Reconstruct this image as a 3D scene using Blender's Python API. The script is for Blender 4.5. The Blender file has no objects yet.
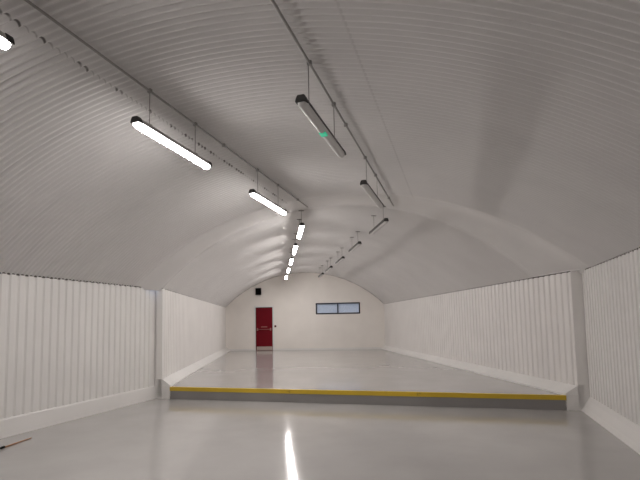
import bpy, math, random
import numpy as np
random.seed(4)
C = bpy.context.scene.collection
S = 0.92                                    # survey units -> metres
# ---------------------------------------------------------------- survey of the hall
A_F, A_R, A_M = 0.29154, -0.09508, 0.26273   # headings: front hall, rear hall, step line
BX, BY = 0.51682 * S, 10.32064 * S           # where the two axes and the step meet
WF, WR = 9.59188 * S, 9.19976 * S            # widths measured along the step
HF, HR = 4.79395 * S, 4.30855 * S            # half widths square to each axis
ZT, ZA = 2.71678 * S, 4.54609 * S            # wall top, crown of the vault
ST = 0.28344 * S                             # step height
TF, TR = math.tan(A_F - A_M), math.tan(A_R - A_M)
L_END, SK = (14.45156 + 0.8) * S, 0.20       # far wall: along = L_END - SK * lateral
BACK = -14.6 * S                             # wall behind the camera
PITCH = 0.952 / 12                              # one corrugation
PL, PR_ = 0.22 * S, 0.2158 * S               # plinth projections, rear hall
COS, SIN, PI = math.cos, math.sin, math.pi


# ---------------------------------------------------------------- materials
def mat(name, col, rough=0.5, metal=0.0, spec=0.5, emit=None, strength=0.0, coat=0.0):
    m = bpy.data.materials.new(name); m.use_nodes = True
    b = m.node_tree.nodes['Principled BSDF']
    b.inputs['Base Color'].default_value = (*col, 1)
    b.inputs['Roughness'].default_value = rough
    b.inputs['Metallic'].default_value = metal
    b.inputs['Specular IOR Level'].default_value = spec
    b.inputs['Coat Weight'].default_value = coat
    if emit:
        b.inputs['Emission Color'].default_value = (*emit, 1)
        b.inputs['Emission Strength'].default_value = strength
    return m


def nodes(m):
    nt = m.node_tree
    return nt, nt.nodes, nt.links, nt.nodes['Principled BSDF']


def noise(nt, vec, scale, detail=3.0, rough=0.5):
    n = nt.nodes.new('ShaderNodeTexNoise')
    n.inputs['Scale'].default_value = scale
    n.inputs['Detail'].default_value = detail
    n.inputs['Roughness'].default_value = rough
    nt.links.new(vec, n.inputs['Vector'])
    return n.outputs['Fac']


def math_node(nt, op, a, b=None, c=None):
    n = nt.nodes.new('ShaderNodeMath'); n.operation = op
    for i, v in enumerate((a, b, c)):
        if v is None: continue
        if isinstance(v, (int, float)): n.inputs[i].default_value = v
        else: nt.links.new(v, n.inputs[i])
    return n.outputs[0]


def ramp(nt, fac, p0, p1, v0=0.0, v1=1.0):
    n = nt.nodes.new('ShaderNodeMapRange')
    n.inputs['From Min'].default_value = p0; n.inputs['From Max'].default_value = p1
    n.inputs['To Min'].default_value = v0; n.inputs['To Max'].default_value = v1
    nt.links.new(fac, n.inputs['Value'])
    return n.outputs['Result']


def mixcol(nt, fac, c1, c2):
    n = nt.nodes.new('ShaderNodeMix'); n.data_type = 'RGBA'
    for s, v in ((n.inputs[0], fac), (n.inputs[6], c1), (n.inputs[7], c2)):
        if isinstance(v, tuple): s.default_value = (*v, 1)
        elif isinstance(v, float): s.default_value = v
        else: nt.links.new(v, s)
    return n.outputs[2]


def bump(nt, h, strength, dist):
    n = nt.nodes.new('ShaderNodeBump')
    n.inputs['Strength'].default_value = strength; n.inputs['Distance'].default_value = dist
    nt.links.new(h, n.inputs['Height'])
    return n.outputs['Normal']


def paint(name, col, rough, var=0.04, bscale=60.0, bdist=0.0006, coat=0.0, spec=0.5):
    """brushed-on paint: faint tonal variation and a slight orange peel"""
    m = mat(name, col, rough, spec=spec, coat=coat)
    nt, N, Lk, b = nodes(m)
    tc = N.new('ShaderNodeTexCoord').outputs['Object']
    f = noise(nt, tc, 1.3, 4)
    c2 = tuple(v * (1 - var) for v in col); c1 = tuple(min(1, v * (1 + var)) for v in col)
    Lk.new(mixcol(nt, ramp(nt, f, 0.3, 0.7), c2, c1), b.inputs['Base Color'])
    Lk.new(bump(nt, noise(nt, tc, bscale, 2), 0.5, bdist), b.inputs['Normal'])
    return m


CEIL = (0.70, 0.685, 0.68)
M = {}
M['ceiling'] = paint('white_sheet_paint', CEIL, 0.13, 0.03, 9, 0.0022, spec=0.10)
M['ceiling_front'] = paint('white_sheet_paint_worn', CEIL, 0.13, 0.03, 9, 0.0022, spec=0.10)
M['wall'] = paint('white_wall_paint', (0.79, 0.775, 0.76), 0.38, 0.03, 30, 0.0005, spec=0.4)
M['wall_rear'] = paint('white_wall_paint_fresh', (0.82, 0.80, 0.785), 0.38, 0.03, 30, 0.0005, spec=0.4)  # same wall paint, made lighter to carry the stronger light of the rear hall
M['plinth'] = paint('white_plinth_paint', (0.82, 0.81, 0.795), 0.42, 0.03, 30, 0.0008)
M['epoxy'] = paint('grey_epoxy', (0.435, 0.423, 0.415), 0.13, 0.05, 5, 0.0004, spec=0.5)
M['riser'] = paint('grey_step_paint', (0.26, 0.25, 0.245), 0.3, 0.08, 20, 0.001)
M['yellow'] = paint('yellow_edge_paint', (0.62, 0.42, 0.03), 0.4, 0.10, 18, 0.001)
M['steel'] = paint('painted_grey_steel', (0.26, 0.25, 0.24), 0.45, 0.08)
M['rod'] = mat('zinc_rod', (0.22, 0.21, 0.20), 0.4, 0.3)
M['body'] = paint('light_fitting_grey', (0.05, 0.047, 0.046), 0.5, 0.05)
M['body_pale'] = paint('light_fitting_pale_grey', (0.42, 0.41, 0.40), 0.5, 0.05)
M['cap'] = paint('light_fitting_dark_end', (0.035, 0.033, 0.032), 0.5, 0.05)
M['lit'] = mat('lit_diffuser', (0.8, 0.8, 0.8), 0.4, emit=(1.0, 0.948, 0.912), strength=97.0)
M['unlit'] = paint('opal_diffuser', (0.60, 0.59, 0.58), 0.3, 0.02)
M['green'] = mat('green_led', (0.05, 0.5, 0.32), 0.4, emit=(0.06, 0.75, 0.42), strength=0.4)
M['seal'] = paint('dark_joint_sealant', (0.10, 0.09, 0.08), 0.8, 0.3)  # shade of the gaps under the vault edges, put into a dark colour
M['red'] = paint('red_door_paint', (0.175, 0.004, 0.012), 0.42, 0.06, spec=0.15)
M['dark'] = paint('dark_door_rebate', (0.03, 0.02, 0.02), 0.6, 0.1)
M['chrome'] = paint('brushed_metal', (0.50, 0.42, 0.38), 0.35, 0.05)
M['bar'] = paint('painted_push_bar', (0.36, 0.14, 0.13), 0.35, 0.05)
M['black'] = paint('black_plastic', (0.004, 0.004, 0.004), 0.8, 0.1, spec=0.1)
M['mesh'] = paint('black_grille', (0.005, 0.005, 0.005), 0.8, 0.1, spec=0.1)
M['frame'] = paint('dark_window_frame', (0.016, 0.013, 0.022), 0.5, 0.05, spec=0.2)
M['slat'] = paint('pale_blue_slat', (0.88, 0.89, 0.93), 0.5, 0.02)
M['callred'] = paint('call_point_red', (0.16, 0.03, 0.03), 0.4, 0.05)
M['copper'] = paint('brown_stick', (0.42, 0.22, 0.12), 0.5, 0.1)


def finish_materials():
    # sheets of the front vault: rust-dark gaps along the sheet laps
    nt, N, Lk, b = nodes(M['ceiling_front'])
    tc = N.new('ShaderNodeTexCoord').outputs['Object']
    sp = N.new('ShaderNodeSeparateXYZ'); Lk.new(tc, sp.inputs[0])
    x, y = sp.outputs[0], sp.outputs[1]
    base = b.inputs['Base Color'].links[0].from_socket
    wob = math_node(nt, 'MULTIPLY', math_node(nt, 'SINE', math_node(nt, 'MULTIPLY', y, 2 * PI / PITCH)), 0.012)

    def lap(x0, w, gate, amount, col, base):
        d = math_node(nt, 'ABSOLUTE', math_node(nt, 'ADD', math_node(nt, 'SUBTRACT', x, x0), wob))
        band = ramp(nt, d, w, w * 0.4)
        cv = N.new('ShaderNodeCombineXYZ'); Lk.new(y, cv.inputs[1]); cv.inputs[0].default_value = x0
        g = ramp(nt, noise(nt, cv.outputs[0], 5.5, 3, 0.7), gate, gate + 0.08)
        return mixcol(nt, math_node(nt, 'MULTIPLY', math_node(nt, 'MULTIPLY', band, g), amount), base, col)
    base = lap(-1.135 * S, 0.020, 0.50, 0.8, (0.035, 0.028, 0.024), base)
    base = lap(-1.135 * S, 0.010, 0.0, 0.28, (0.12, 0.105, 0.095), base)
    base = lap(1.62 * S, 0.016, 0.35, 0.14, (0.2, 0.18, 0.17), base)
    Lk.new(base, b.inputs['Base Color'])
    # painted blockwork look of the far wall
    m = paint('white_blockwork', (0.90, 0.865, 0.825), 0.45, 0.03)
    nt, N, Lk, b = nodes(m)
    tc = N.new('ShaderNodeTexCoord').outputs['Object']
    sp = N.new('ShaderNodeSeparateXYZ'); Lk.new(tc, sp.inputs[0])
    cb = N.new('ShaderNodeCombineXYZ'); Lk.new(sp.outputs[0], cb.inputs[0]); Lk.new(sp.outputs[2], cb.inputs[1])
    br = N.new('ShaderNodeTexBrick'); Lk.new(cb.outputs[0], br.inputs['Vector'])
    br.inputs['Scale'].default_value = 1.0
    br.inputs['Brick Width'].default_value = 0.45; br.inputs['Row Height'].default_value = 0.225
    br.inputs['Mortar Size'].default_value = 0.009; br.inputs['Mortar Smooth'].default_value = 0.4
    Lk.new(bump(nt, br.outputs['Fac'], -0.6, 0.004), b.inputs['Normal'])
    M['block'] = m
    # epoxy floor: patchy gloss
    nt, N, Lk, b = nodes(M['epoxy'])
    tc = N.new('ShaderNodeTexCoord').outputs['Object']
    Lk.new(ramp(nt, noise(nt, tc, 0.8, 4), 0.3, 0.7, 0.09, 0.13), b.inputs['Roughness'])
    # scuffs on the yellow strip
    nt, N, Lk, b = nodes(M['yellow'])
    tc = N.new('ShaderNodeTexCoord').outputs['Object']
    base = b.inputs['Base Color'].links[0].from_socket
    g = ramp(nt, noise(nt, tc, 2.2, 5, 0.7), 0.64, 0.72)
    Lk.new(mixcol(nt, math_node(nt, 'MULTIPLY', g, 0.8), base, (0.16, 0.11, 0.03)), b.inputs['Base Color'])
    # lamp lens: the LED board faces down, so the lens glows strongest underneath and weaker up its sides
    nt, N, Lk, b = nodes(M['lit'])
    sp = N.new('ShaderNodeSeparateXYZ'); Lk.new(N.new('ShaderNodeNewGeometry').outputs['Normal'], sp.inputs[0])
    Lk.new(ramp(nt, sp.outputs[2], 0.0, -0.9, 12.0, 112.0), b.inputs['Emission Strength'])
    # glass
    g = bpy.data.materials.new('window_glass'); g.use_nodes = True
    nt = g.node_tree; nt.nodes.clear()
    o = nt.nodes.new('ShaderNodeOutputMaterial'); mx = nt.nodes.new('ShaderNodeMixShader')
    t = nt.nodes.new('ShaderNodeBsdfTransparent'); gl = nt.nodes.new('ShaderNodeBsdfGlossy')
    gl.inputs['Roughness'].default_value = 0.02; t.inputs['Color'].default_value = (0.93, 0.95, 0.96, 1)
    mx.inputs[0].default_value = 0.08
    nt.links.new(t.outputs[0], mx.inputs[1]); nt.links.new(gl.outputs[0], mx.inputs[2])
    nt.links.new(mx.outputs[0], o.inputs[0])
    M['glass'] = g


finish_materials()


# ---------------------------------------------------------------- mesh helpers
class MB:
    def __init__(self): self.v = []; self.f = []

    def add(self, vs, fs):
        o = len(self.v); self.v += [tuple(p) for p in vs]
        self.f += [tuple(i + o for i in f) for f in fs]; return self

    def box(self, x0, x1, y0, y1, z0, z1):
        vs = [(x, y, z) for z in (z0, z1) for y in (y0, y1) for x in (x0, x1)]
        return self.add(vs, [(0, 2, 3, 1), (4, 5, 7, 6), (0, 1, 5, 4), (2, 6, 7, 3), (0, 4, 6, 2), (1, 3, 7, 5)])

    def loft(self, rings, caps=True, closed=True):
        n = len(rings[0]); vs = [p for r in rings for p in r]; fs = []
        for i in range(len(rings) - 1):
            for j in range(n if closed else n - 1):
                k = (j + 1) % n
                fs.append((i * n + j, i * n + k, (i + 1) * n + k, (i + 1) * n + j))
        if caps and closed:
            fs.append(tuple(range(n))[::-1]); fs.append(tuple((len(rings) - 1) * n + j for j in range(n)))
        return self.add(vs, fs)

    def tube(self, p0, p1, r, n=10, r1=None):
        p0, p1 = np.array(p0, float), np.array(p1, float); d = p1 - p0; d /= np.linalg.norm(d)
        a = np.cross(d, (0, 0, 1) if abs(d[2]) < 0.9 else (1, 0, 0)); a /= np.linalg.norm(a); b = np.cross(d, a)
        r1 = r if r1 is None else r1
        ring = lambda p, q: [tuple(p + q * (a * COS(2 * PI * k / n) + b * SIN(2 * PI * k / n))) for k in range(n)]
        return self.loft([ring(p0, r), ring(p1, r1)])

    def prism(self, poly, z0, z1):
        n = len(poly)
        vs = [(x, y, z0) for x, y in poly] + [(x, y, z1) for x, y in poly]
        return self.add(vs, [tuple(range(n))[::-1], tuple(range(n, 2 * n))] +
                        [(i, (i + 1) % n, n + (i + 1) % n, n + i) for i in range(n)])

    def build(self, name, material, parent=None, smooth=False, bevel=0.0, fix=True):
        me = bpy.data.meshes.new(name); me.from_pydata(self.v, [], self.f); me.update()
        if fix:
            import bmesh
            bm = bmesh.new(); bm.from_mesh(me)
            bmesh.ops.recalc_face_normals(bm, faces=bm.faces)
            if bevel: bmesh.ops.bevel(bm, geom=bm.edges[:], offset=bevel, segments=2, affect='EDGES', clamp_overlap=True)
            bm.to_mesh(me); bm.free()
        me.materials.append(material)
        if smooth: me.polygons.foreach_set('use_smooth', [True] * len(me.polygons))
        o = bpy.data.objects.new(name, me); C.objects.link(o)
        if parent: o.parent = parent
        return o


def at(o, heading, off=(0, 0), z=0.0):
    """stand an object in the frame of a hall: off = (lateral, along)"""
    c, s = COS(-heading), SIN(-heading)
    o.location = (BX + off[0] * c - off[1] * s, BY + off[0] * s + off[1] * c, z)
    o.rotation_euler = (0, 0, -heading); return o


def struct(o, label=None):
    o['kind'] = 'structure'
    if label: o['label'] = label
    return o


def tag(o, label, cat, group=None):
    o['label'] = label; o['category'] = cat
    if group: o['group'] = group
    return o


def empty(name):
    o = bpy.data.objects.new(name, None); o.empty_display_size = 0.2; C.objects.link(o); return o


# ---------------------------------------------------------------- vaults
HH = ZA - ZT


def arc_at(half, la):
    R = (half * half + HH * HH) / (2 * HH)
    return ZA - R + math.sqrt(max(R * R - la * la, 0))


def vault(name, half, start, end, pitch, seams, material, amp=0.0165, nseg=72, per=8, fade='end'):
    R = (half * half + HH * HH) / (2 * HH)
    hx = half + 0.07                                   # the sheets run on over the wall tops
    tmax = math.asin(hx / R)
    th = np.linspace(-tmax, tmax, nseg + 1)
    lo = min(start(x * half) for x in (-1, 0, 1)); hi = max(end(x * half) for x in (-1, 0, 1))
    al = np.arange(lo, hi + pitch / per, pitch / per)
    o = amp * np.cos(2 * PI * (al - seams[0]) / pitch)
    for sm in seams:                                   # a lap of two sheets: a shallow groove and a lip
        o = o + np.where(np.abs(al - sm) < pitch / per * 0.75, 0.022, 0)
        o = o + np.where((al > sm) & (al < sm + 0.95), 0.004 * (1 - (al - sm) / 0.95), 0)
    st = np.array([start(R * SIN(t)) for t in th]); en = np.array([end(R * SIN(t)) for t in th])
    raw = np.repeat(al[:, None], nseg + 1, 1)
    if fade == 'end': k = np.clip((en[None, :] - raw - 0.03) / 0.25, 0, 1)
    else: k = np.clip((raw - st[None, :] - 0.03) / 0.25, 0, 1)
    rad = R + o[:, None] * k                          # the corrugations die out under the joint sheet
    X = rad * np.sin(th)[None, :]; Z = (ZA - R) + rad * np.cos(th)[None, :]
    Y = np.clip(raw, st[None, :], en[None, :])
    n = nseg + 1
    i, j = np.meshgrid(np.arange(len(al) - 1), np.arange(nseg), indexing='ij')
    q = np.stack([i * n + j, (i + 1) * n + j, (i + 1) * n + j + 1, i * n + j + 1], -1).reshape(-1, 4)
    yy = Y.ravel()[q]; q = q[(yy.max(1) - yy.min(1)) > 1e-6]
    co = np.stack([X, Y, Z], -1).reshape(-1, 3)
    used = np.unique(q); remap = -np.ones(len(co), int); remap[used] = np.arange(len(used))
    co = co[used]; q = remap[q]
    me = bpy.data.meshes.new(name)
    me.vertices.add(len(co)); me.vertices.foreach_set('co', co.astype(np.float32).ravel())
    me.loops.add(q.size); me.loops.foreach_set('vertex_index', q.astype(np.int32).ravel())
    me.polygons.add(len(q)); me.polygons.foreach_set('loop_start', np.arange(0, q.size, 4, dtype=np.int32))
    me.polygons.foreach_set('loop_total', np.full(len(q), 4, dtype=np.int32))
    me.polygons.foreach_set('use_smooth', np.ones(len(q), dtype=bool))
    me.update(calc_edges=True); me.validate()
    me.materials.append(material)
    ob = bpy.data.objects.new(name, me); C.objects.link(ob); return ob


EF = lambda la: (TF * la if la > 0 else 0.06 * la) - 0.30 - 0.03 * abs(la)
ER = lambda la: (-0.1958 * la if la > 0 else -0.26 * la) + 0.32 + 0.03 * abs(la)
EEND = lambda la: L_END - SK * la + 0.04
sa = -6.60 * S
front_vault = vault('ceiling', HF, lambda la: BACK - 0.02, EF, PITCH,
                    [sa + 0.952 * k for k in range(-7, 7)], M['ceiling_front'])
struct(at(front_vault, A_F), 'white painted corrugated vault over the lower front part of the hall')
rear_vault = vault('ceiling_rear', HR, ER, EEND, PITCH,
                   [0.7 + 0.952 * k for k in range(-2, 16)], M['ceiling'], fade='start')
struct(at(rear_vault, A_R), 'white painted corrugated vault over the raised rear part of the hall')


def to_world(heading, la, al):
    c, s = COS(-heading), SIN(-heading)
    return (BX + la * c - al * s, BY + la * s + al * c)


rings = []
dF = np.array([SIN(A_F), COS(A_F), 0]); dR = np.array([SIN(A_R), COS(A_R), 0])
for k in range(73):                                    # curved sheet that joins the two vaults
    v = -1 + 2 * k / 72
    xf, xr = v * (HF + 0.07), v * (HR + 0.07)
    pf = np.array([*to_world(A_F, xf, EF(xf) - 0.02), arc_at(HF, xf) + 0.001])
    pr = np.array([*to_world(A_R, xr, ER(xr) + 0.02), arc_at(HR, xr) + 0.001])
    dist = np.linalg.norm(pr - pf); row = []
    for i in range(13):
        t = i / 12; h00 = 2 * t**3 - 3 * t**2 + 1; h10 = t**3 - 2 * t**2 + t; h01 = 1 - h00; h11 = t**3 - t**2
        row.append(tuple(h00 * pf + h10 * dist * dF + h01 * pr + h11 * dist * dR))
    rings.append(row)
j = MB().loft(rings, caps=False, closed=False).build('ceiling_joint', M['ceiling'], smooth=True)
struct(j, 'white curved joint where the two vaults meet above the step')

# ---------------------------------------------------------------- floors
e = 0.6
def step_al_f(la): return TF * la
def step_al_r(la): return TR * la
lf = HF + 0.3
fl = MB().prism([(-lf, BACK - .2), (lf, BACK - .2), (lf, step_al_f(lf)), (-lf, step_al_f(-lf))], -0.15, 0.0)
struct(at(fl.build('floor', M['epoxy']), A_F), 'glossy pale grey floor of the lower front part of the hall')
lr = HR + 0.1
fr = MB().prism([(-lr, step_al_r(-lr) + 0.012), (lr, step_al_r(lr) + 0.012), (lr, L_END - SK * lr + .1), (-lr, L_END + SK * lr + .1)], -0.15, ST)
struct(at(fr.build('floor_rear', M['epoxy']), A_R), 'glossy pale grey raised floor of the rear part of the hall')
xl, xr_ = -WR / 2 + 0.235 * S, WR / 2 - 0.2158 * S
rs = MB().box(xl, xr_, 0.0, 0.011, -0.01, ST - 0.0805)
struct(at(rs.build('trim_1', M['riser']), A_M), 'grey painted riser of the step')
ns = MB()
ns.box(xl, xr_, -0.014, 0.011, ST - 0.080, ST + 0.004)
ns.box(xl, xr_, 0.011, 0.055, ST + 0.0005, ST + 0.004)
nosing = ns.build('step_nosing', M['yellow'])
tag(at(nosing, A_M), 'long yellow nosing strip along the edge of the raised grey floor', 'step edge')


# ---------------------------------------------------------------- walls
def cladding(side, half, a0, a1, z0, z1, pitch, heading, name, label, phase=0.0, thick=0.12, extra=None):
    """profiled sheet wall: broad flats and narrow grooves, upright"""
    dep, gw, sl = 0.024, 0.026 * pitch / 0.155, 0.024
    pts = [(a0, 0.0)]; y = a0 + phase
    while y < a1 - pitch:
        pts += [(y, 0.0), (y + sl, dep), (y + sl + gw, dep), (y + 2 * sl + gw, 0.0)]; y += pitch
    pts.append((a1, 0.0))
    ol = [(side * (half + o), yy) for yy, o in pts] + [(side * (half + thick), a1), (side * (half + thick), a0)]
    mb = MB()
    n = len(ol)
    vs = [(x, yy, z0) for x, yy in ol] + [(x, yy, z1) for x, yy in ol]
    fs = [(i, (i + 1) % n, n + (i + 1) % n, n + i) for i in range(n)]
    mb.add(vs, fs)
    # top ledge and foot as strips so that the outline stays clean
    m = len(pts)
    for lvl in (0, n):
        for i in range(m - 1):
            x0, y0 = ol[i]; x1, y1 = ol[i + 1]; z = z0 if lvl == 0 else z1
            mb.add([(x0, y0, z), (x1, y1, z), (side * (half + thick), y1, z), (side * (half + thick), y0, z)], [(0, 1, 2, 3)])
    if extra: extra(mb)
    o = mb.build(name, M['wall_rear' if 'rear' in name else 'wall'])
    return struct(at(o, heading), label)


def plinth(prof, side, half, start, end, heading, name, label, material='wall'):
    r0, r1 = [], []
    for o, z in prof:
        la = side * (half - o)
        r0.append((la, start(la), z)); r1.append((la, end(la), z))
    o = MB().loft([r0, r1]).build(name, M[material])
    return struct(at(o, heading), label)


zt = ZT - 0.012
fz = 0.285
cladding(-1, HF, BACK, step_al_f(-HF) - 0.01, fz, zt, 0.1545, A_F, 'wall_front_left', 'white ribbed cladding wall on the left of the front part', 0.06,
         extra=lambda mb: mb.box(-HF - 0.1, -HF + 0.30, EF(-HF) - 0.05, step_al_f(-HF), zt + 0.0, zt + 0.03) if False else None)
cladding(1, HF, BACK, step_al_f(HF) - 0.01, 0.25, zt, 0.1545, A_F, 'wall_front_right', 'white ribbed cladding wall on the right of the front part', 0.09)
cladding(-1, HR, step_al_r(-HR) + 0.005, L_END + SK * HR, ST + .17, zt, 0.18, A_R, 'wall_rear_left', 'white ribbed cladding wall on the left of the raised part', 0.05)
cladding(1, HR, step_al_r(HR) + 0.005, L_END - SK * HR, ST + .17, zt, 0.19, A_R, 'wall_rear_right', 'white ribbed cladding wall on the right of the raised part', 0.05)
flat = lambda v: (lambda la: v)
plinth([(-.11, -.02), (-.11, fz), (0.001, fz), (0.012, fz - .025), (0.03, -.02)], -1, HF, flat(BACK), lambda la: step_al_f(la), A_F, 'baseboard_front_left', 'white concrete plinth along the foot of the left wall')
plinth([(-.11, -.02), (-.11, .25), (0.001, .25), (0.035, .185), (0.10, .075), (0.145, .01), (.145, -.02)], 1, HF, flat(BACK), lambda la: step_al_f(la), A_F, 'baseboard_front_right', 'white concrete plinth along the foot of the right wall')
er = lambda la: L_END - SK * la
plinth([(-.1, ST - .2), (-.1, ST + .17), (0.006, ST + .17), (0.02, ST + .165), (.235 * S, ST + .03), (.235 * S, ST - .2)], -1, HR, lambda la: step_al_r(la), er, A_R, 'baseboard_rear_left', 'white sloped plinth along the left of the raised floor', 'plinth')
plinth([(-.1, ST - .2), (-.1, ST + .17), (0.006, ST + .17), (0.02, ST + .165), (PR_, ST + .03), (PR_, ST - .2)], 1, HR, lambda la: step_al_r(la), er, A_R, 'baseboard_rear_right', 'white sloped plinth along the right of the raised floor', 'plinth')
for sd, nm in ((-1, 'left'), (1, 'right')):            # return faces where the rear hall is narrower
    x0, x1 = sd * WR / 2, sd * (WF / 2 + 0.1)
    mb = MB(); mb.box(min(x0, x1), max(x0, x1), 0.0, 0.10, 0, zt)
    xi = xl if sd < 0 else xr_
    mb.box(min(xi, x0), max(xi, x0), -0.004, 0.06, 0, ST + 0.02)
    struct(at(mb.build('wall_return_' + nm, M['wall']), A_M), 'narrow white return face at the %s end of the step' % nm)
# soffits closing the gap between vault edges and wall tops beside the joint
for sd, nm in ((-1, 'left'), (1, 'right')):
    a = to_world(A_F, sd * (HF + .06), -0.1); b = to_world(A_F, sd * (HF + .06), 0.6); c_ = to_world(A_R, sd * (HR - .0), 2.2 if sd < 0 else 0.2)
    d_ = to_world(A_R, sd * HR, 1.45 if sd < 0 else -1.5)
    poly = [a, b, c_, d_] if sd < 0 else [a, d_, c_, b]
    struct(MB().prism(poly, zt + 0.001, zt + 0.03).build('trim_soffit_' + nm, M['ceiling']), 'white closing piece above the %s return' % nm)

# far wall, in its own frame (local x along the wall, local y away from the camera)
HW = A_R + math.atan(SK); KW = math.sqrt(1 + SK * SK)
ORG = (0, L_END)
def on_wall(o, x=0.0, y=0.0, z=0.0):
    wx, wy = to_world(A_R, 0, L_END); c, s = COS(-HW), SIN(-HW)
    o.location = (wx + x * c - y * s, wy + x * s + y * c, z); o.rotation_euler = (0, 0, -HW); return o
wx0, wx1, wz0, wz1 = 0.665 * S * KW, 3.033 * S * KW, 2.211 * S, 2.822 * S
dx0, dx1, dz0, dz1 = -2.638 * S * KW, -1.700 * S * KW, ST, 2.661 * S
X0, X1, ZTOP = -HR * KW - .15, HR * KW + .15, ZA + 0.25
mb = MB()
T = 0.22
mb.box(X0, dx0, 0, T, -.1, ZTOP); mb.box(dx0, dx1, 0, T, dz1, ZTOP); mb.box(dx0, dx1, 0.09, T, -.1, dz1)
mb.box(dx1, wx0, 0, T, -.1, ZTOP)
mb.box(wx0, wx1, 0, T, -.1, wz0); mb.box(wx0, wx1, 0, T, wz1, ZTOP); mb.box(wx1, X1, 0, T, -.1, ZTOP)
struct(on_wall(mb.build('wall_back', M['block'])), 'white painted end wall with red door and slim window')
mb = MB(); mb.box(-HR * KW + .2, dx0 - .09, -.03, 0, ST, ST + .09); mb.box(dx1 + .09, HR * KW - .2, -.03, 0, ST, ST + .09)
struct(on_wall(mb.build('baseboard_back', M['plinth'])), 'white skirting along the foot of the end wall')
mb = MB().box(-HF - .2, HF + .2, BACK - .2, BACK, -.1, ZA + .25)
struct(at(mb.build('wall_behind', M['wall']), A_F), 'white wall closing the near end of the hall')

# dark strips that stand in for the shade in gaps at the vault edges
def strip(pts, r, n=6):
    mb = MB(); rg = []
    P = [np.array(p, float) for p in pts]
    for i, p in enumerate(P):
        d = P[min(i + 1, len(P) - 1)] - P[max(i - 1, 0)]; d /= np.linalg.norm(d)
        a = np.cross(d, (0.3, 0.2, 1)); a /= np.linalg.norm(a); b = np.cross(d, a)
        rg.append([tuple(p + r * (a * COS(2 * PI * k / n) + b * SIN(2 * PI * k / n))) for k in range(n)])
    return mb.loft(rg)
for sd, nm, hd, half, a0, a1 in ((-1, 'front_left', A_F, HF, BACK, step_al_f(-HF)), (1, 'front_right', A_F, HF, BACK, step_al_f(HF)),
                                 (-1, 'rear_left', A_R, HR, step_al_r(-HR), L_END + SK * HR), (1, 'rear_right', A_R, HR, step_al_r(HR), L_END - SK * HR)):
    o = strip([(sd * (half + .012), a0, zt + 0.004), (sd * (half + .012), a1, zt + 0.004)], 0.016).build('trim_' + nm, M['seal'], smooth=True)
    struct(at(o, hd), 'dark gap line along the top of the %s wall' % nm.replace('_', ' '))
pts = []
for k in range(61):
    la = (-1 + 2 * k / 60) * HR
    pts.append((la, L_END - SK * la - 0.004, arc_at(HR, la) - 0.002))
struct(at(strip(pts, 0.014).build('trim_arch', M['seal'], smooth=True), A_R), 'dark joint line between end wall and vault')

# ---------------------------------------------------------------- door
door = empty('door_1'); struct(door, 'red fire exit door with push bar in the end wall'); on_wall(door, (dx0 + dx1) / 2, 0, ST)
w, h = dx1 - dx0, dz1 - dz0
mb = MB(); fw = 0.028
mb.box(-w / 2, -w / 2 + fw, -.012, .085, 0, h); mb.box(w / 2 - fw * .6, w / 2, -.012, .085, 0, h); mb.box(-w / 2 + fw, w / 2 - fw * .6, -.012, .085, h - fw, h)
fo = mb.build('door_frame', M['dark'], door); fo['label'] = 'dark door rebate'
mb = MB(); ar = 0.085
mb.box(-w / 2 - ar, -w / 2, -.022, .0, 0, h + ar); mb.box(w / 2, w / 2 + ar, -.022, .0, 0, h + ar); mb.box(-w / 2, w / 2, -.022, .0, h, h + ar)
mb.build('architrave', M['plinth'], door)['label'] = 'white surround'
leaf = MB().box(-w / 2 + fw, w / 2 - fw * .6, .005, .05, .006, h - fw).build('door_leaf', M['red'], door, bevel=.003); leaf['label'] = 'red leaf'
kp = MB().box(-w / 2 + fw + .02, w / 2 - fw * .6 - .01, -.001, .0045, .02, .20).build('kick_plate', M['chrome'], leaf, bevel=.001); kp['label'] = 'pale metal kick plate'
zb = 1.445 * S - ST
pb = empty('push_bar'); pb.parent = leaf
bb = MB().tube((-w / 2 + .09, -.075, zb), (w / 2 - .07, -.075, zb), .016).build('bar_rail', M['bar'], leaf, smooth=True); bb['label'] = 'push bar across the leaf'
bpy.data.objects.remove(pb)
for sx in (-1, 1):
    MB().box(sx * (w / 2 - .10) - .03, sx * (w / 2 - .10) + .03, -.10, .0045, zb - .065, zb + .065).build('bar_bracket', M['bar'], leaf, bevel=.006)
MB().box(-.16, .16, .001, .0048, zb + .10, zb + .145).build('door_plate', M['bar'], leaf)['label'] = 'slim dull plate above the push bar'

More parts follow.
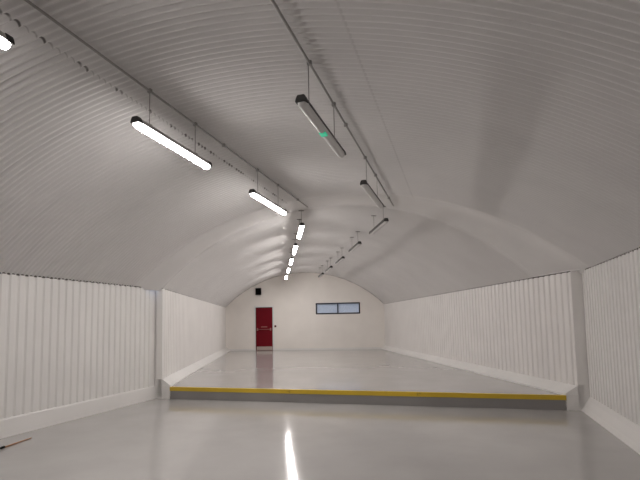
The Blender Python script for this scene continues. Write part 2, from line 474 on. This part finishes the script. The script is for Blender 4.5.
# ---------------------------------------------------------------- window
win = empty('window_1'); struct(win, 'slim two pane window with dark frame high on the end wall'); on_wall(win, (wx0 + wx1) / 2, 0, wz0)
w, h = wx1 - wx0, wz1 - wz0; t = 0.055
mb = MB()
mb.box(-w / 2, w / 2, -.02, .10, 0, t); mb.box(-w / 2, w / 2, -.02, .10, h - t, h)
mb.box(-w / 2, -w / 2 + t, -.02, .10, t, h - t); mb.box(w / 2 - t, w / 2, -.02, .10, t, h - t)
mb.build('window_frame', M['frame'], win)
MB().box(-t / 2, t / 2, -.018, .10, t, h - t).build('mullion', M['frame'], win)
for sx in (-1, 1):
    x0, x1 = (-w / 2 + t, -t / 2) if sx < 0 else (t / 2, w / 2 - t)
    MB().box(x0, x1, .035, .041, t, h - t).build('pane', M['glass'], win)
    mb = MB(); nS = 9
    for k in range(nS):
        z = t + (h - 2 * t) * (k + .5) / nS; q = (h - 2 * t) / nS
        mb.add([(x0, .060, z - q * .50), (x1, .060, z - q * .50), (x1, .085, z + q * .42), (x0, .085, z + q * .42),
                (x0, .066, z - q * .50), (x1, .066, z - q * .50), (x1, .091, z + q * .42), (x0, .091, z + q * .42)],
               [(0, 1, 2, 3), (7, 6, 5, 4), (0, 4, 5, 1), (3, 2, 6, 7), (0, 3, 7, 4), (1, 5, 6, 2)])
    mb.build('shutter_slats', M['slat'], win)['label'] = 'pale blue slats behind the pane'

# ---------------------------------------------------------------- things on the end wall
sx0, sx1, sz0, sz1 = -2.605 * S * KW, -2.315 * S * KW, 3.35 * S, 3.73 * S
sp = empty('wall_speaker'); on_wall(sp, (sx0 + sx1) / 2, 0, sz0)
tag(sp, 'small square black box mounted on the white wall above the red door', 'speaker')
w, h = sx1 - sx0, sz1 - sz0
MB().box(-w / 2, w / 2, -.14, 0, 0, h).build('housing', M['black'], sp, bevel=.008)
mb = MB()
for k in range(9): mb.box(-w / 2 + .02, w / 2 - .02, -.147, -.141, .02 + (h - .04) * k / 9, .02 + (h - .04) * (k + .6) / 9)
mb.build('grille', M['mesh'], sp)
cp = empty('call_point'); on_wall(cp, -1.55 * S * KW, 0, 1.55 * S)
tag(cp, 'tiny dark red call point on the white wall right of the door', 'alarm button')
MB().box(-.045, .045, -.045, 0, 0, .10).build('housing', M['callred'], cp, bevel=.006)
MB().box(-.026, .026, -.049, -.0452, .025, .075).build('face_plate', M['black'], cp)

# ---------------------------------------------------------------- conduits
def conduit(la, a0, a1, label, clamps):
    o = empty('conduit'); at(o, A_F, (la, a0), arc_at(HF, la) - 0.046); tag(o, label, 'conduit', 'conduits under the vault')
    MB().tube((0, 0, 0), (0, a1 - a0, 0), .0125, 10).build('pipe', M['steel'], o, smooth=True)
    for al in clamps:
        mb = MB(); y = al - a0
        mb.box(-.022, .022, y - .014, y + .014, -.018, .020); mb.tube((0, y, .0), (0, y, .028), .008, 8)
        mb.build('clamp', M['steel'], o)
    return o


LA_L, LA_R = -0.80 * S, 1.12 * S
LEN = 1.40
rod_off = (0.22, 1.09)
fL = [-8.96 * S, -5.965 * S, -3.03 * S]
fR = [-6.00 * S, -3.12 * S]
sp_cl = lambda starts: [s_ + r for s_ in starts for r in rod_off]
conduit(LA_L, BACK + .02, -0.02, 'thin grey conduit along the vault above the row of lit lamps', [c for c in sp_cl(fL)] + [-9.4 * S, -4.0 * S, -.7 * S])
conduit(LA_R, BACK + .02, 0.36, 'thin grey conduit along the vault above the row of unlit lamps', [c for c in sp_cl(fR)] + [-9.2 * S, -7.4 * S, -4.2 * S, -.3 * S])


# ---------------------------------------------------------------- light fittings
def section(w, z0, z1, kind, n=10):
    """half-round lower lens or tapering upper tray, in x-z"""
    if kind == 'lens':
        return [(-w * .98, .004)] + [(w * COS(PI + PI * k / n), z1 + (z1 - z0) * SIN(PI + PI * k / n)) for k in range(n + 1)] + [(w * .98, .004)]
    return [(-w, z0), (w, z0), (w * .86, z0 + (z1 - z0) * .55), (w * .60, z1), (-w * .60, z1), (-w * .86, z0 + (z1 - z0) * .55)]


def make_light(lit, slim=True):
    root = empty('batten_light')
    d = 'lit' if lit else 'unlit'
    rg = []
    for y, k in ((0, .55), (.012, .82), (.035, .97), (.06, 1), (LEN - .06, 1), (LEN - .035, .97), (LEN - .012, .82), (LEN, .55)):
        rg.append([(x * k, y, z * k) for x, z in section(.046, -.052 if lit else (-.030 if slim else -.046), 0.0, 'lens')])
    MB().loft(rg).build('diffuser', M[d], root, smooth=True)
    tr = [(x, y, z) for y in (0.05, LEN - .05) for x, z in section(.051 if lit else .051, -.001 if lit else (-.016 if slim else .004), .050 if lit else .056, 'tray')]
    MB().loft([tr[:6], tr[6:]]).build('body', M['body_pale' if lit else 'body'], root, bevel=.003)
    for y0, y1 in ((-.012, .0495), (LEN - .0495, LEN + .012)):
        rr = [[(x, y, z) for x, z in section(.055, -.012 if slim and not lit else -.006, .058, 'tray')] for y in (y0, y1)]
        MB().loft(rr).build('end_cap', M['cap'], root, bevel=.005)
    for y in rod_off:
        MB().box(-.03, .03, y - .012, y + .012, .0565, .060).build('bracket', M['rod'], root)
    return root


def hang(root, lateral, heading, along, z, slant=0.0, conduit_=True):
    """stand the fitting in its hall and hang it from the conduit or the vault by two rods"""
    at(root, heading, (lateral, along), z); root.rotation_euler.z -= slant
    assert abs(slant) < .1
    half = HF if heading == A_F else HR
    for y in rod_off:
        la = lateral + y * math.sin(slant)
        top = arc_at(half, la) - z - (0.069 if conduit_ else 0.0)
        r = MB().tube((0, y, .060), (0, y, top), .0045, 8).build('suspension_rod', M['rod'], root, smooth=True)
        if not conduit_:
            MB().box(-.06, .06, y - .012, y + .012, top - .035, top - .018).build('ceiling_bracket', M['steel'], r)


def copy_tree(o, parent=None):
    c = o.copy(); C.objects.link(c); c.parent = parent
    for ch in [k for k in bpy.data.objects if k.parent == o]: copy_tree(ch, c)
    return c


protoL, protoR, protoQ = make_light(True), make_light(False), make_light(False, False)
GL, GR = 'lit batten lights of the left row', 'unlit batten lights of the right row'
lit_rows = []
for al, lab in zip(fL, ('lit white batten light cut off by the left edge of the photo',
                        'lit white batten light under the left conduit, longest of those seen whole',
                        'lit white batten light on the left conduit nearest to where the vaults meet')):
    lit_rows.append((LA_L, A_F, al, 3.965 * S + .02, 0.0, True, lab))
rl = ['first lit light of the rear row, just past where the vaults meet',
      'second lit light of the rear row, counted from the vault joint',
      'third lit light of the rear row, the middle of its five',
      'fourth lit light of the rear row, next to last before the end wall',
      'last lit light of the rear row, closest to the end wall']
for al, la, lab in zip((0.42, 3.27, 6.12, 8.97, 11.9), (-.875, -.90, -.925, -.95, -.985), rl):
    lit_rows.append((la * S, A_R, al * S, 4.03 * S + .02, 0.0, False, lab))
unlit_rows = [
    (1.105 * S, A_F, fR[0], 3.90 * S, 0.012, True, 'unlit grey batten light with a green indicator, hanging nearest the camera'),
    (1.13 * S, A_F, fR[1], 3.91 * S, 0.012, True, 'unlit batten light with black near end under the right conduit, just before the vault joint')]
ul = ['first unlit light of the rear row, just past the vault joint',
      'second unlit light of the rear row, counted from the vault joint',
      'third unlit light of the rear row, the middle of its five',
      'fourth unlit light of the rear row, next to last before the end wall',
      'last unlit light of the rear row, above the slim window']
for al, la, lab in zip((-.10, 2.93, 6.0, 8.75, 11.4), (1.0, .94, .90, .80, .71), ul):
    unlit_rows.append((la * S, A_R, al * S, 4.05 * S, -0.022, False, lab))
for proto, rows, grp in ((protoL, lit_rows, GL), (protoQ, unlit_rows[:2], GR), (protoR, unlit_rows[2:], GR)):
    roots = [proto] + [copy_tree(proto) for _ in rows[1:]]
    for r, (la, hd, al, z, sl, cd, lab) in zip(roots, rows):
        hang(r, la, hd, al, z, sl, cd)
        tag(r, lab, 'ceiling light', grp)
        if r is protoQ:
            g = MB().box(-.034, .034, .62, .71, -.0490, -.028).build('indicator_lamp', M['green'], r, bevel=.004)
            g['label'] = 'small green indicator lamp'

# ---------------------------------------------------------------- stick on the floor
st = empty('stick'); p0 = to_world(A_F, -4.14 * S, -4.64 * S); p1 = to_world(A_F, -4.27 * S, -4.03 * S)
st.location = (p0[0], p0[1], 0); st.rotation_euler = (0, 0, math.atan2(p1[1] - p0[1], p1[0] - p0[0]))
tag(st, 'thin brown stick with a dark tip lying on the floor by the left wall', 'stick')
ln = math.hypot(p1[0] - p0[0], p1[1] - p0[1])
MB().tube((.05, 0, .012), (ln, 0, .010), .011, 10, .008).build('shaft', M['copper'], st, smooth=True)
MB().tube((-.01, 0, .0165), (.05, 0, .0165), .016, 12).build('tip', M['black'], st, smooth=True)['label'] = 'dark tip'

# ---------------------------------------------------------------- daylight outside the window, camera
wd = bpy.data.worlds.new('outside'); bpy.context.scene.world = wd; wd.use_nodes = True
bg = wd.node_tree.nodes['Background']
bg.inputs['Color'].default_value = (0.62, 0.72, 0.95, 1); bg.inputs['Strength'].default_value = 1.3

cam = bpy.data.cameras.new('camera'); co = bpy.data.objects.new('camera', cam); C.objects.link(co)
from mathutils import Matrix
cam.sensor_fit = 'HORIZONTAL'; cam.sensor_width = 36.0; cam.lens = 463.27477 / 640 * 36
cam.shift_y = 42.795 / 640; cam.clip_start = 0.05
co.matrix_world = Matrix.Translation((0, 0, 1.8 * S)) @ Matrix.Rotation(PI / 2 + 0.08409, 4, 'X') @ Matrix.Rotation(-0.01831, 4, 'Z')
sc = bpy.context.scene; sc.camera = co
sc.view_settings.view_transform = 'Standard'; sc.view_settings.look = 'None'
sc.view_settings.exposure = 0.0; sc.view_settings.gamma = 1.0; sc.view_settings.use_curve_mapping = False
sc.cycles.max_bounces = 16; sc.cycles.diffuse_bounces = 12; sc.cycles.glossy_bounces = 6
